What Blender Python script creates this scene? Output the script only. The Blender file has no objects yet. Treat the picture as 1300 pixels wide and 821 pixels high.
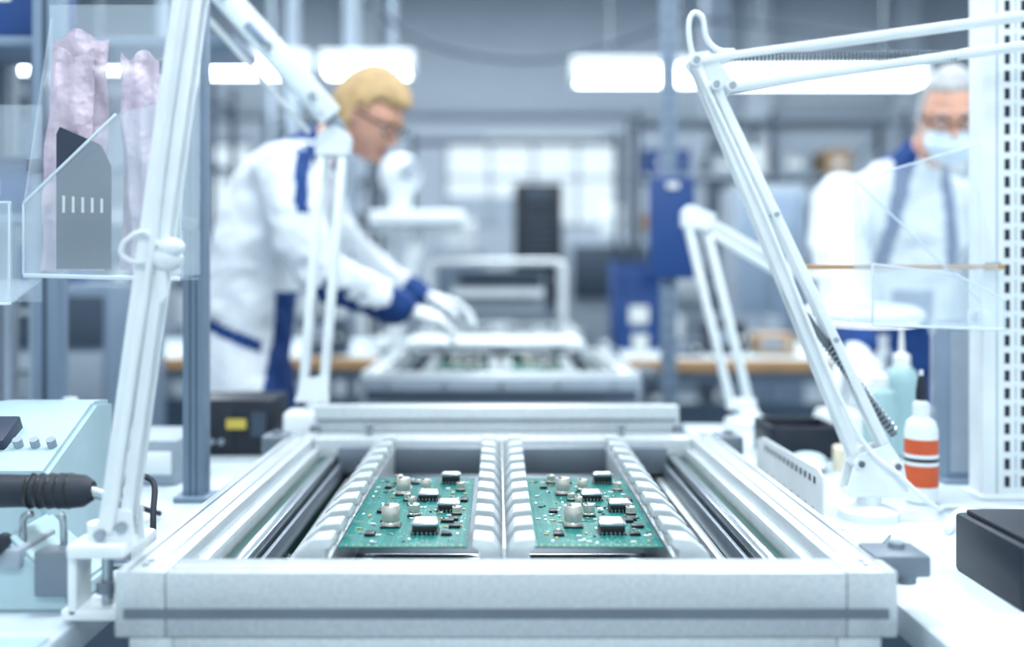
import bpy, bmesh, math, random
from mathutils import Vector, Matrix, Euler
random.seed(7)
S=bpy.context.scene
PI=math.pi

# ------------------------------------------------------------------ materials
def lin(h):
    h=h.lstrip('#'); o=[]
    for i in (0,2,4):
        c=int(h[i:i+2],16)/255
        o.append(c/12.92 if c<=.04045 else ((c+.055)/1.055)**2.4)
    return (o[0],o[1],o[2],1)
MATS={}
def mat(name,hexc,rough=.5,metal=0,var=.06,scale=30,bump=0,bscale=60,emit=0,alpha=1,trans=0,ior=1.45,coat=0,stretch=None):
    if name in MATS: return MATS[name]
    m=bpy.data.materials.new(name); m.use_nodes=True
    nt=m.node_tree; N=nt.nodes; L=nt.links
    b=N['Principled BSDF']; c=lin(hexc)
    tc=N.new('ShaderNodeTexCoord'); mp=N.new('ShaderNodeMapping')
    L.new(tc.outputs['Object'],mp.inputs[0])
    if stretch: mp.inputs['Scale'].default_value=stretch
    nz=N.new('ShaderNodeTexNoise'); nz.inputs['Scale'].default_value=scale; nz.inputs['Detail'].default_value=4
    L.new(mp.outputs[0],nz.inputs['Vector'])
    cr=N.new('ShaderNodeValToRGB')
    cr.color_ramp.elements[0].position=.3; cr.color_ramp.elements[1].position=.7
    cr.color_ramp.elements[0].color=tuple(max(0,x*(1-var)) for x in c[:3])+(1,)
    cr.color_ramp.elements[1].color=tuple(min(1,x*(1+var)) for x in c[:3])+(1,)
    L.new(nz.outputs['Fac'],cr.inputs[0]); L.new(cr.outputs[0],b.inputs['Base Color'])
    b.inputs['Roughness'].default_value=rough; b.inputs['Metallic'].default_value=metal
    b.inputs['IOR'].default_value=ior; b.inputs['Alpha'].default_value=alpha
    b.inputs['Transmission Weight'].default_value=trans
    b.inputs['Coat Weight'].default_value=coat
    if emit:
        b.inputs['Emission Color'].default_value=c; b.inputs['Emission Strength'].default_value=emit
    if bump:
        n2=N.new('ShaderNodeTexNoise'); n2.inputs['Scale'].default_value=bscale; n2.inputs['Detail'].default_value=3
        L.new(mp.outputs[0],n2.inputs['Vector'])
        bp=N.new('ShaderNodeBump'); bp.inputs['Strength'].default_value=bump; bp.inputs['Distance'].default_value=.02
        L.new(n2.outputs['Fac'],bp.inputs['Height']); L.new(bp.outputs[0],b.inputs['Normal'])
    MATS[name]=m; return m

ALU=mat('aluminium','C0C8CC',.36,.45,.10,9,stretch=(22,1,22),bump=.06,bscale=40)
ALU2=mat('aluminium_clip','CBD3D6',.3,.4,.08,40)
ALUD=mat('aluminium_dark','727D88',.42,.5,.08,20)  # darker aluminium for legs, brackets, fittings and groove lines
STEEL=mat('steel','A5AFB6',.25,.9,.08,30)
WPAINT=mat('white_paint','DEE5E8',.38,0,.04,20)
GPAINT=mat('grey_paint','74869A',.5,.1,.05,10)
GDARK=mat('dark_grey_paint','3A4858',.5,.1,.06,10)
BLACK=mat('black_plastic','161E2C',.45,0,.1,30)
BLACK2=mat('black_rubber','1C2430',.6,0,.1,30)
DGREEN=mat('dark_green_strip','1C4441',.6,0,.1,60)
BLUE=mat('blue_plastic','163F7A',.5,0,.06,12)
NAVY=mat('navy_fabric','143C78',.85,0,.08,50)
WFAB=mat('white_fabric','E0E7ED',.9,0,.03,6,bump=.7,bscale=9)
GLOVE=mat('white_glove','E8EDF0',.85,0,.03,30,bump=.25,bscale=70)
SKIN=mat('skin','D3A08A',.55,0,.05,20)
LIP=mat('lips','AC6A60',.5)
BLOND=mat('blond_hair','C4A477',.6,0,.28,25,bump=.6,bscale=30,stretch=(1,6,1))
GREYH=mat('grey_hair','B4B6B8',.6,0,.18,25,bump=.6,bscale=30,stretch=(1,6,1))
EYEW=mat('eye_white','EDEDEA',.3); EYED=mat('eye_iris','3A3026',.2)
MASK=mat('face_mask','CFDFEC',.9,0,.03,40)
BENCH=mat('bench_laminate','BCC9D1',.45,0,.03,8)
WOOD=mat('wood_edge','B08A60',.5,0,.15,10,stretch=(1,8,8))
TEAL=mat('pale_teal_plastic','A6BFC6',.5,0,.04,20)
PINK=mat('pink_antistatic_bag','D6C8D6',.3,0,.12,14,alpha=.72,bump=.8,bscale=22)
CLEAR=mat('clear_acrylic','DCEAF3',.06,0,.01,5,alpha=.17)
CLEARE=mat('acrylic_edge','DBE8F0',.2,0,.02,5,alpha=.7)
SLATE=mat('slate_board','2A3548',.5,0,.08,20)
ORANGE=mat('orange_label','C4532A',.5,0,.05,40)
YELLOW=mat('yellow_label','C2B14E',.5)
LED=mat('lit_diffuser','F4FAFF',.5,emit=2.2)
TUBE=mat('fluorescent_tube','F0F8FF',.5,emit=9)
CARD=mat('cardboard','A58A6E',.8,0,.08,20)
WALL=mat('wall_paint','A3AEBA',.8,0,.02,2)
CEIL=mat('ceiling_paint','C5CCD4',.85,0,.02,2)
FLOOR=mat('floor_vinyl','8E9BA5',.35,0,.04,3)
GOLD=mat('gold_contact','B9A36B',.3,.7)
CHIP=mat('chip_black','15191C',.4)
CHIPW=mat('ceramic_white','E3E6E2',.4)
CAN=mat('aluminium_can','CDCAC2',.28,.5,.04,60)
GREYB=mat('grey_plastic','8F9BA7',.5)
GLASSP=mat('window_glass','E8F4FF',.02,0,0,5,alpha=.12)
BOTG=mat('greenish_bottle','AACBCF',.15,0,.03,10,alpha=.75)
LENSM=mat('lamp_lens','C9D6DD',.3)
STRUT=mat('lamp_strut','646C73',.4,.4)
TROU=mat('trouser_navy','1B3050',.9)
TRAYM=mat('conveyor_tray','606C77',.4,.3)

def pcb_mat():
    m=bpy.data.materials.new('pcb_solder_mask'); m.use_nodes=True
    nt=m.node_tree;N=nt.nodes;L=nt.links;b=N['Principled BSDF']
    tc=N.new('ShaderNodeTexCoord')
    br=N.new('ShaderNodeTexBrick'); br.inputs['Scale'].default_value=38
    br.inputs['Color1'].default_value=lin('025C58'); br.inputs['Color2'].default_value=lin('024A4A'); br.inputs['Mortar'].default_value=lin('1C8078')
    br.inputs['Mortar Size'].default_value=.03; br.offset=.37; br.squash=1.6; br.inputs['Bias'].default_value=-.2
    L.new(tc.outputs['Object'],br.inputs['Vector'])
    vo=N.new('ShaderNodeTexVoronoi'); vo.inputs['Scale'].default_value=170; vo.inputs['Randomness'].default_value=.6
    L.new(tc.outputs['Object'],vo.inputs['Vector'])
    lt=N.new('ShaderNodeMath'); lt.operation='LESS_THAN'; lt.inputs[1].default_value=.18
    L.new(vo.outputs['Distance'],lt.inputs[0])
    nz=N.new('ShaderNodeTexNoise'); nz.inputs['Scale'].default_value=25; L.new(tc.outputs['Object'],nz.inputs['Vector'])
    gt=N.new('ShaderNodeMath'); gt.operation='GREATER_THAN'; gt.inputs[1].default_value=.53; L.new(nz.outputs['Fac'],gt.inputs[0])
    mu=N.new('ShaderNodeMath'); mu.operation='MULTIPLY'; L.new(lt.outputs[0],mu.inputs[0]); L.new(gt.outputs[0],mu.inputs[1])
    mx=N.new('ShaderNodeMixRGB'); L.new(mu.outputs[0],mx.inputs[0]); L.new(br.outputs[0],mx.inputs[1]); mx.inputs[2].default_value=lin('93C4B6')
    L.new(mx.outputs[0],b.inputs['Base Color']); b.inputs['Roughness'].default_value=.45; b.inputs['Specular IOR Level'].default_value=.25
    return m
PCB=pcb_mat()

# ------------------------------------------------------------------ mesh builder
def catmull(pts,n=6):
    P=[Vector(p) for p in pts]
    if len(P)<3: return P
    out=[]
    for i in range(len(P)-1):
        p0=P[max(i-1,0)];p1=P[i];p2=P[i+1];p3=P[min(i+2,len(P)-1)]
        for k in range(n):
            t=k/n
            out.append(.5*((2*p1)+(p2-p0)*t+(2*p0-5*p1+4*p2-p3)*t*t+(3*p1-p0-3*p2+p3)*t**3))
    out.append(P[-1]); return out

class B:
    def __init__(s,name): s.name=name; s.bm=bmesh.new(); s.mats=[]
    def mi(s,m):
        if m not in s.mats: s.mats.append(m)
        return s.mats.index(m)
    def merge(s,t,m):
        i=s.mi(m)
        for f in t.faces: f.material_index=i
        me=bpy.data.meshes.new('t'); t.to_mesh(me); t.free(); s.bm.from_mesh(me); bpy.data.meshes.remove(me)
    def obox(s,M,sx,sy,sz,m,bev=.002):
        t=bmesh.new(); bmesh.ops.create_cube(t,size=1)
        bmesh.ops.scale(t,vec=(sx,sy,sz),verts=t.verts)
        bev=min(bev,min(sx,sy,sz)*.3)
        if bev>0: bmesh.ops.bevel(t,geom=t.edges[:],offset=bev,segments=2,affect='EDGES',profile=.5)
        bmesh.ops.transform(t,matrix=M,verts=t.verts); s.merge(t,m); return s
    def box(s,x0,x1,y0,y1,z0,z1,m,bev=.002,rot=None):
        M=Matrix.Translation(((x0+x1)/2,(y0+y1)/2,(z0+z1)/2))
        if rot: M=M@Euler(rot).to_matrix().to_4x4()
        return s.obox(M,abs(x1-x0),abs(y1-y0),abs(z1-z0),m,bev)
    def bar(s,p0,p1,w,h,m,bev=.002):
        p0=Vector(p0);p1=Vector(p1);d=p1-p0
        q=d.to_track_quat('Z','Y')
        M=Matrix.Translation((p0+p1)/2)@q.to_matrix().to_4x4()
        yl=abs((q@Vector((0,1,0))).y)
        return s.obox(M,w if yl>.7 else h,h if yl>.7 else w,d.length,m,bev)
    def cyl(s,p0,p1,r,m,r1=None,seg=24,bev=0):
        p0=Vector(p0);p1=Vector(p1);d=p1-p0
        t=bmesh.new(); bmesh.ops.create_cone(t,cap_ends=True,segments=seg,radius1=r,radius2=r if r1 is None else r1,depth=d.length)
        bmesh.ops.transform(t,matrix=Matrix.Translation((p0+p1)/2)@d.to_track_quat('Z','Y').to_matrix().to_4x4(),verts=t.verts)
        s.merge(t,m); return s
    def ball(s,c,r,m,sc=(1,1,1),rot=None):
        t=bmesh.new(); bmesh.ops.create_uvsphere(t,u_segments=24,v_segments=16,radius=r)
        bmesh.ops.scale(t,vec=sc,verts=t.verts)
        M=Matrix.Translation(c)
        if rot: M=M@Euler(rot).to_matrix().to_4x4()
        bmesh.ops.transform(t,matrix=M,verts=t.verts); s.merge(t,m); return s
    def tube(s,pts,r,m,seg=10,smooth=True,n=6):
        P=catmull(pts,n) if smooth else [Vector(p) for p in pts]
        t=bmesh.new(); rings=[]; ref=None
        for i,p in enumerate(P):
            d=(P[min(i+1,len(P)-1)]-P[max(i-1,0)]).normalized()
            if ref is None:
                ref=d.cross(Vector((0,0,1)))
                if ref.length<.1: ref=d.cross(Vector((0,1,0)))
                ref.normalize()
            ref=(ref-d*ref.dot(d)).normalized(); u=d.cross(ref)
            rings.append([t.verts.new(p+ref*r*math.cos(a)+u*r*math.sin(a)) for a in [2*PI*k/seg for k in range(seg)]])
        for a,b in zip(rings,rings[1:]):
            for k in range(seg): t.faces.new((a[k],a[(k+1)%seg],b[(k+1)%seg],b[k]))
        t.faces.new(rings[0][::-1]); t.faces.new(rings[-1])
        bmesh.ops.recalc_face_normals(t,faces=t.faces[:])
        s.merge(t,m); return s
    def lathe(s,c,prof,m,seg=32,M=None):
        t=bmesh.new(); rings=[]
        for r,z in prof:
            rings.append([t.verts.new((r*math.cos(2*PI*k/seg),r*math.sin(2*PI*k/seg),z)) for k in range(seg)])
        for a,b in zip(rings,rings[1:]):
            for k in range(seg): t.faces.new((a[k],a[(k+1)%seg],b[(k+1)%seg],b[k]))
        t.faces.new(rings[0][::-1]); t.faces.new(rings[-1])
        T=Matrix.Translation(c)
        if M: T=T@M
        bmesh.ops.transform(t,matrix=T,verts=t.verts); bmesh.ops.recalc_face_normals(t,faces=t.faces[:])
        s.merge(t,m); return s
    def prism(s,pts,ext,m,bev=.0):
        t=bmesh.new(); e=Vector(ext)
        a=[t.verts.new(Vector(p)) for p in pts]; b=[t.verts.new(Vector(p)+e) for p in pts]; n=len(pts)
        t.faces.new(a); t.faces.new(b[::-1])
        for k in range(n): t.faces.new((a[k],b[k],b[(k+1)%n],a[(k+1)%n]))
        bmesh.ops.recalc_face_normals(t,faces=t.faces[:])
        if bev: bmesh.ops.bevel(t,geom=t.edges[:],offset=bev,segments=2,affect='EDGES')
        s.merge(t,m); return s
    def spring(s,p0,p1,r,wire,turns,m):
        p0=Vector(p0);p1=Vector(p1);d=p1-p0;t=d.normalized()
        u=t.cross(Vector((0,1,0))).normalized();v=t.cross(u);n=turns*8
        pts=[p0+d*(i/n)+u*r*math.cos(2*PI*i/8)+v*r*math.sin(2*PI*i/8) for i in range(n+1)]
        return s.tube(pts,wire,m,seg=5,smooth=False)
    def done(s,parent=None):
        for f in s.bm.faces: f.smooth=True
        for e in s.bm.edges:
            if len(e.link_faces)==2: e.smooth=e.calc_face_angle(0)<math.radians(38)
        xs=[v.co for v in s.bm.verts]
        mn=Vector((min(v.x for v in xs),min(v.y for v in xs),min(v.z for v in xs)));mx=Vector((max(v.x for v in xs),max(v.y for v in xs),max(v.z for v in xs)))
        o=Vector(((mn.x+mx.x)/2,(mn.y+mx.y)/2,mn.z))
        bmesh.ops.translate(s.bm,vec=-o,verts=s.bm.verts)
        me=bpy.data.meshes.new(s.name); s.bm.to_mesh(me); s.bm.free()
        for m in s.mats: me.materials.append(m)
        ob=bpy.data.objects.new(s.name,me); S.collection.objects.link(ob); ob.location=o
        if parent: ob.parent=parent
        return ob

# ------------------------------------------------------------------ room
RX0,RX1,RY1,RZ=-7,8,12,4.7
B('floor').box(RX0,RX1,-3,RY1,-.1,0,FLOOR,0).done()
B('ceiling').box(RX0,RX1,-3,RY1,RZ,RZ+.1,CEIL,0).done()
B('wall_left').box(RX0-.1,RX0,-3,RY1,0,RZ,WALL,0).done()
B('wall_right').box(RX1,RX1+.1,-3,RY1,0,RZ,WALL,0).done()
W=B('wall_back')
wins=[(-3.75,-3.0),(-.66,1.53)]; wz0,wz1=1.7,2.75
W.box(RX0,RX1,RY1,RY1+.15,0,wz0,WALL,0).box(RX0,RX1,RY1,RY1+.15,wz1,RZ,WALL,0)
xs=[RX0]+[v for w in wins for v in w]+[RX1]
for i in range(0,len(xs),2): W.box(xs[i],xs[i+1],RY1,RY1+.15,wz0,wz1,WALL,0)
W.done()
for k,(a,b) in enumerate(wins):
    w=B('window_%d'%(k+1)); y=RY1+.05
    w.box(a,b,y,y+.05,wz0,wz0+.05,GREYB).box(a,b,y,y+.05,wz1-.05,wz1,GREYB)
    n=max(1,round((b-a)/.55))
    for i in range(n+1):
        x=a+.025+(b-a-.05)*i/n; w.box(x-.025,x+.025,y,y+.05,wz0,wz1,GREYB)
    w.box(a,b,y,y+.05,2.28,2.32,GREYB)
    w.box(a,b,y+.02,y+.026,wz0,wz1,GLASSP,0)
    w.done()
B('baseboard_back').box(RX0,RX1,RY1-.02,RY1,0,.1,GDARK).done()
b=B('trim_1')
b.box(RX0,RX1,RY1-.12,RY1-.0,3.05,3.2,GREYB)
b.done()
for x in (-5.2,-1.62,3.1,4.9):
    B('wall_column').box(x-.16,x+.16,RY1-.3,RY1-.001,0,RZ,WALL).done()
B('outside_building').box(-3,.7,24,28,0,3.0,GREYB,0).box(.7,5,26,30,0,2.4,WALL,0).done()

# ------------------------------------------------------------------ conveyor line
C=B('conveyor_line')
for x in (-.375,.345):
    C.box(x,x+.045,1.0,7.2,.69,.782,ALU)
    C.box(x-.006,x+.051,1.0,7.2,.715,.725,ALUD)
for x,m in ((-.30,DGREEN),(-.272,ALU),(-.245,BLACK2),(.255,BLACK2),(.285,ALU),(.312,DGREEN)):
    C.box(x,x+.012,1.03,7.15,.74,.782,m)
C.box(-.33,.345,1.0,1.03,.69,.782,ALU)
C.box(-.33,.345,1.03,7.15,.66,.67,TRAYM)
for k in range(5):
    y=1.15+k*1.45
    for x in (-.37,.34):
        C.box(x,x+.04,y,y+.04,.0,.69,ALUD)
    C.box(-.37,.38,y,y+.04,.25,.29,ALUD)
    C.cyl((-.33,y+.2,.75),(.345,y+.2,.75),.018,STEEL)
C.done()

def pallet(name,y0,y1,z0,z1,x0=-.39,x1=.407):
    p=B(name); w=.052
    p.box(x0,x0+w,y0,y1,z0,z1,ALU,.003).box(x1-w,x1,y0,y1,z0,z1,ALU,.003)
    p.box(x0+w,x0+w+.012,y0+.05,y1-.05,z0+.005,z1-.018,ALU2)
    p.box(x1-w-.012,x1-w,y0+.05,y1-.05,z0+.005,z1-.018,ALU2)
    p.box(x0+w+.014,x0+w+.03,y0+.05,y1-.05,z0,z1-.035,DGREEN); p.box(x1-w-.03,x1-w-.014,y0+.05,y1-.05,z0,z1-.035,DGREEN)
    p.box(x0+w+.031,x0+w+.047,y0+.05,y1-.05,z0,z1-.028,STEEL); p.box(x1-w-.047,x1-w-.031,y0+.05,y1-.05,z0,z1-.028,STEEL)
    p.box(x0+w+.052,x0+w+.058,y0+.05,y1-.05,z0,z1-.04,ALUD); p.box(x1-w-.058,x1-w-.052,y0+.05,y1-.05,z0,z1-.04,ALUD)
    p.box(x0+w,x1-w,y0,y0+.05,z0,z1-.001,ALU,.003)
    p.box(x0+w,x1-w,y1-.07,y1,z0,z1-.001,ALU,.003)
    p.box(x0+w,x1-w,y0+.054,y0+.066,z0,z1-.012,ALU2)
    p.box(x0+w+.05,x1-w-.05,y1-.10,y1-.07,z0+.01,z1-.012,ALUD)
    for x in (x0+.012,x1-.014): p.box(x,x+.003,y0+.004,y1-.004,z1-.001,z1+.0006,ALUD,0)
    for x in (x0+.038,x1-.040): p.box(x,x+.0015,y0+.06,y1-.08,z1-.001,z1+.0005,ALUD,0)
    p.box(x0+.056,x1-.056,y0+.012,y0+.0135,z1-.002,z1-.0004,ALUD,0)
    p.box(x0-.002,x0+.001,y0+.01,y1-.01,z0+.02,z0+.032,GDARK,0)
    p.box(x1-.001,x1+.002,y0+.01,y1-.01,z0+.02,z0+.032,GDARK,0)
    p.box(x0+.01,x1-.01,y0-.0015,y0+.001,z0+.02,z0+.030,ALUD,0)
    for x in (x0+.026,x1-.026):
        for yy in (y0+.02,y0+.035,y1-.02,y1-.05): p.cyl((x,yy,z1-.001),(x,yy,z1+.0012),.0045,STEEL,seg=14); p.cyl((x,yy,z1+.0012),(x,yy,z1+.0015),.0022,CHIP,seg=6)
    ya,yb=y0+.05,y1-.07
    def clips(xa,xb,side,ztop):
        n=11; pitch=(yb-ya-.03)/n
        for i in range(n):
            y=ya+.02+i*pitch
            s=side; xe=xb if s>0 else xa; xo=xa if s>0 else xb
            prof=[(xo,y,ztop),(xo,y,ztop+.008),(xe-s*.014,y,ztop+.024),(xe+s*.006,y,ztop+.026),(xe+s*.008,y,ztop+.018),(xe,y,ztop+.013),(xe,y,ztop)]
            p.prism(prof,(0,pitch*.58,0),ALU2,.0010)
            p.box(min(xo,xe)+.002,max(xo,xe)-.002,y+pitch*.62,y+pitch*.95,ztop,ztop+.003,ALUD,.0005)
            p.cyl((xo+s*.010,y+pitch*.78,ztop+.002),(xo+s*.010,y+pitch*.78,ztop+.0065),.004,STEEL,seg=12)
    zt=z1-.012
    p.box(-.222,-.185,ya,yb,z0,zt,ALU); clips(-.222,-.188,1,zt)
    p.box(.194,.231,ya,yb,z0,zt,ALU); clips(.197,.231,-1,zt)
    p.box(-.022,.036,ya,yb,z0,zt,ALU)
    clips(.009,.034,1,zt); clips(-.020,.005,-1,zt)
    p.box(.0055,.0085,ya,yb,zt,zt+.022,ALU2)
    for (x,y) in ((x0-.018,y1-.05),(x1+.018,y1-.05)):
        p.box(x-.022,x+.022,y-.03,y+.03,z1-.03,z1+.004,ALUD); p.cyl((x,y,z1+.004),(x,y,z1+.012),.008,STEEL)
    x=x1+.022; y=y0+.075
    p.box(x-.03,x+.03,y-.035,y+.02,z1-.02,z1+.004,ALUD,.004); p.cyl((x+.006,y,z1+.004),(x+.006,y,z1+.010),.009,STEEL); p.cyl((x+.006,y-.02,z1-.028),(x+.006,y-.02,z1-.0),.013,ALUD)
    for x in (-.24,.23):
        p.cyl((x,y1-.035,z1),(x,y1-.035,z1+.016),.006,STEEL); p.cyl((x,y1-.035,z1+.016),(x,y1-.035,z1+.02),.010,STEEL)
    p.done(); return zt
ZT=pallet('circuit_board_pallet_frame',1.0,1.87,.782,.85)
pallet('circuit_board_pallet_frame',2.76,3.62,.782,.872,-.385,.40)
pallet('circuit_board_pallet_frame',4.7,5.5,.782,.865,-.385,.40)
b=B('pallet_stop_beam'); b.box(-.353,.348,1.885,1.925,.80,.897,ALU,.004); b.box(-.345,.34,1.883,1.887,.868,.873,ALUD,0)
b.box(-.36,-.34,1.88,1.95,.782,.86,ALUD).box(.335,.355,1.88,1.95,.782,.86,ALUD)
b.done()
b=B('pallet_front_gauge'); b.box(-.375,.395,2.70,2.75,.782,.862,GREYB,.004); b.box(-.36,.38,2.695,2.702,.80,.83,GDARK,.001)
for i in range(5):
    x=-.3+i*.155; b.cyl((x,2.694,.845),(x,2.702,.845),.006,STEEL)
b.done()

# ------------------------------------------------------------------ circuit boards
def board(x0,y0,seed,w=.146,l=.37,z=None):
    z=ZT+.0045 if z is None else z
    r=random.Random(seed); p=B('circuit_board')
    p.box(x0,x0+w,y0,y0+l,z,z+.0018,PCB,.0004); t=z+.0018
    def module(u,v,sx,sy,h):
        X=x0+u;Y=y0+v
        p.box(X-sx/2,X+sx/2,Y-sy/2,Y+sy/2,t,t+.003,CHIP,.0005)
        for i in range(8):
            yy=Y-sy/2+sy*(i+.5)/8
            p.box(X-sx/2-.0018,X+sx/2+.0018,yy-.0006,yy+.0006,t,t+.0012,STEEL,0)
        for i in range(6):
            xx=X-sx/2+sx*(i+.5)/6
            p.box(xx-.0006,xx+.0006,Y-sy/2-.002,Y+sy/2+.001,t,t+.0045,STEEL,0)
        p.box(X-sx/2+.001,X+sx/2-.001,Y-sy/2+.001,Y+sy/2-.001,t+.003,t+h*.75,CHIP,.001)
        p.box(X-sx/2,X+sx/2,Y-sy/2,Y+sy/2,t+h*.75,t+h,STEEL,.0006)
        p.box(X-sx/2+.003,X+sx/2-.003,Y-sy/2+.003,Y+sy/2-.003,t+h,t+h+.0006,CHIPW,.0002)
    def can(u,v,rad,h):
        X=x0+u;Y=y0+v
        p.box(X-rad-.0008,X+rad+.0008,Y-rad-.0008,Y+rad+.0008,t,t+.0022,CHIP,.0006)
        p.lathe((X,Y,t+.002),[(rad,0),(rad,h*.12),(rad*.9,h*.18),(rad,h*.26),(rad,h*.95),(rad*.93,h),(rad*.8,h),(rad*.78,h*.985)],CAN)
        p.box(X-rad*.7,X-rad*.15,Y-rad*.6,Y+rad*.6,t+.002+h-.0002,t+.0024+h,CHIP,.0001)
    module(.086,.235,.028,.032,.010); module(.117,.172,.029,.030,.012); module(.094,.064,.031,.034,.014)
    module(.112,.335,.028,.020,.015)
    can(.049,.262,.0098,.021); can(.05,.090,.0112,.024); can(.078,.285,.007,.014); can(.074,.142,.0075,.013); can(.066,.20,.005,.009); can(.128,.285,.006,.010); can(.058,.225,.005,.008)
    can(.036,.335,.006,.010); can(.128,.150,.006,.008)
    for (u,v,sx,sy) in ((.125,.12,.012,.012),(.03,.16,.01,.014),(.12,.05,.012,.01),(.03,.05,.012,.016),(.058,.33,.016,.014),(.024,.30,.01,.01),(.135,.225,.009,.02),(.128,.085,.014,.012),(.118,.11,.016,.010)):
        X=x0+u;Y=y0+v
        p.box(X-sx/2,X+sx/2,Y-sy/2,Y+sy/2,t,t+.0036,CHIP,.0004)
        for i in range(5):
            yy=Y-sy/2+sy*(i+.5)/5
            p.box(X-sx/2-.0015,X+sx/2+.0015,yy-.0005,yy+.0005,t,t+.0008,STEEL,0)
    for i in range(110):
        u=r.uniform(.008,w-.008);v=r.uniform(.012,l-.01)
        if r.random()<.5: u=round(u/.009)*.009
        a,b2=(.0016,.0032) if r.random()<.5 else (.0032,.0016)
        k=r.choice([CHIPW,CHIP,GOLD,STEEL,CHIPW])
        p.box(x0+u-a,x0+u+a,y0+v-b2/1.4,y0+v+b2/1.4,t,t+.0015,k,.0002)
    for i in range(16):
        p.cyl((x0+.008+i*(w-.016)/15,y0+.006,t),(x0+.008+i*(w-.016)/15,y0+.006,t+.0004),.0017,GOLD,seg=10)
    p.done()
board(-.1805,1.11,1); board(.0415,1.11,2)
for x in(-.1805,.0415): board(x,2.9,5,z=.872-.012+.0045)

# ------------------------------------------------------------------ workbenches
def bench(name,x0,x1,y0,y1,z,edge=None):
    b=B(name); b.box(x0,x1,y0,y1,z-.035,z,BENCH,.004)
    if edge: b.box(x0-.001,x1+.001,y0-.022,y0,z-.05,z,edge,.003)
    for x in (x0+.05,x1-.05):
        for y in (y0+.06,y1-.06):
            b.box(x-.025,x+.025,y-.025,y+.025,0,z-.035,GPAINT)
    b.box(x0+.05,x1-.05,y1-.08,y1-.06,.2,.5,GPAINT)
    b.box(x0+.05,x1-.05,y0+.04,y0+.06,z-.1,z-.035,GPAINT)
    b.done()
bench('workbench',.45,2.4,.7,2.42,.78)
bench('workbench',-2.4,-.45,.7,2.18,.78)
bench('workbench',.52,3.0,4.0,5.0,.80,WOOD)
bench('workbench',-2.8,-.47,4.1,5.2,.80,WOOD)

# ------------------------------------------------------------------ articulated lamps
y=1.5
L=B('articulated_bench_lamp')
L.lathe((.565,y,.78),[(.045,0),(.045,.012),(.03,.018),(.018,.022),(.018,.045)],WPAINT)
for yy in (y-.02,y+.017):
    L.prism([(.525,yy,.822),(.618,yy,.822),(.610,yy,.866),(.590,yy,.895),(.54,yy,.878)],(0,.003,0),WPAINT)
L.box(.53,.61,y-.02,y+.02,.815,.824,WPAINT)
for dy in (-.012,.012):
    L.bar((.600,y+dy,.862),(.328,y+dy,1.436),.014,.006,WPAINT)
    L.bar((.545,y+dy,.866),(.298,y+dy,1.472),.014,.006,WPAINT)
for p in ((.600,.862),(.545,.866),(.328,1.436),(.298,1.472),(.352,1.434)):
    L.cyl((p[0],y-.024,p[1]),(p[0],y+.024,p[1]),.009,WPAINT); L.cyl((p[0],y-.027,p[1]),(p[0],y+.027,p[1]),.005,STEEL)
for t in (.33,.66):
    q=(.600+(.328-.600)*t,.862+(1.436-.862)*t); L.cyl((q[0],y-.018,q[1]),(q[0],y+.018,q[1]),.004,STEEL)
L.prism([(.29,y-.006,1.485),(.32,y-.006,1.49),(.362,y-.006,1.44),(.352,y-.006,1.424),(.32,y-.006,1.424),(.29,y-.006,1.46)],(0,.012,0),WPAINT)
L.bar((.604,y,.905),(.44,y,1.126),.011,.009,STRUT)
L.spring((.60,y-.004,.912),(.50,y-.004,1.045),.008,.0016,22,STEEL)
for dy in(-.012,.012):
    L.bar((.304,y+dy,1.474),(1.05,y+dy,1.578),.012,.006,WPAINT)
    L.bar((.352,y+dy,1.434),(1.06,y+dy,1.535),.012,.006,WPAINT)
L.bar((.34,y,1.474),(.36,y,1.481),.01,.01,WPAINT)
L.spring((.352,y,1.481),(.70,y,1.484),.0065,.0018,60,ALUD)
L.bar((.70,y,1.484),(.716,y,1.488),.014,.014,WPAINT)
L.tube([(.300,y,1.47),(.293,y,1.50),(.291,y,1.53),(.298,y,1.548),(.312,y,1.54),(.318,y,1.51),(.335,y,1.492),(.36,y,1.49)],.0042,WPAINT)
L.tube([(.30,y-.02,1.46),(.40,y-.022,1.24),(.53,y-.022,.93),(.60,y-.03,.85),(.66,y-.02,.80),(.72,y+.05,.785),(.9,y+.02,.785)],.0035,WPAINT)
L.box(1.03,1.09,y-.025,y+.025,1.50,1.60,WPAINT)
L.box(1.07,1.50,y-.05,y+.05,1.50,1.53,WPAINT,.01); L.box(1.09,1.48,y-.035,y+.035,1.496,1.502,LED,.001)
L.done()
y=1.06
L=B('articulated_bench_lamp')
L.box(-.452,-.392,y-.03,y+.035,.853,.868,WPAINT,.003); L.box(-.455,-.445,y-.02,y+.02,.79,.86,WPAINT); L.cyl((-.425,y,.868),(-.425,y,.885),.016,WPAINT)
L.box(-.462,-.392,y-.02,y+.02,.785,.797,WPAINT); L.cyl((-.42,y,.797),(-.42,y,.853),.006,STEEL); L.cyl((-.42,y,.81),(-.42,y,.822),.012,ALUD)
for dy in(-.011,.011):
    L.bar((-.421,y+dy,.872),(-.338,y+dy,1.465),.012,.006,WPAINT)
    L.bar((-.398,y+dy,.880),(-.319,y+dy,1.462),.012,.006,WPAINT)
for yy in (y-.017,y+.015):
    L.prism([(-.440,yy,.862),(-.385,yy,.862),(-.388,yy,.90),(-.415,yy,.905)],(0,.003,0),WPAINT)
for p in ((-.421,.876),(-.398,.884)): L.cyl((p[0],y-.022,p[1]),(p[0],y+.022,p[1]),.006,STEEL)
L.prism([(-.35,y-.005,1.45),(-.305,y-.005,1.45),(-.31,y-.005,1.50),(-.345,y-.005,1.50)],(0,.01,0),WPAINT)
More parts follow.
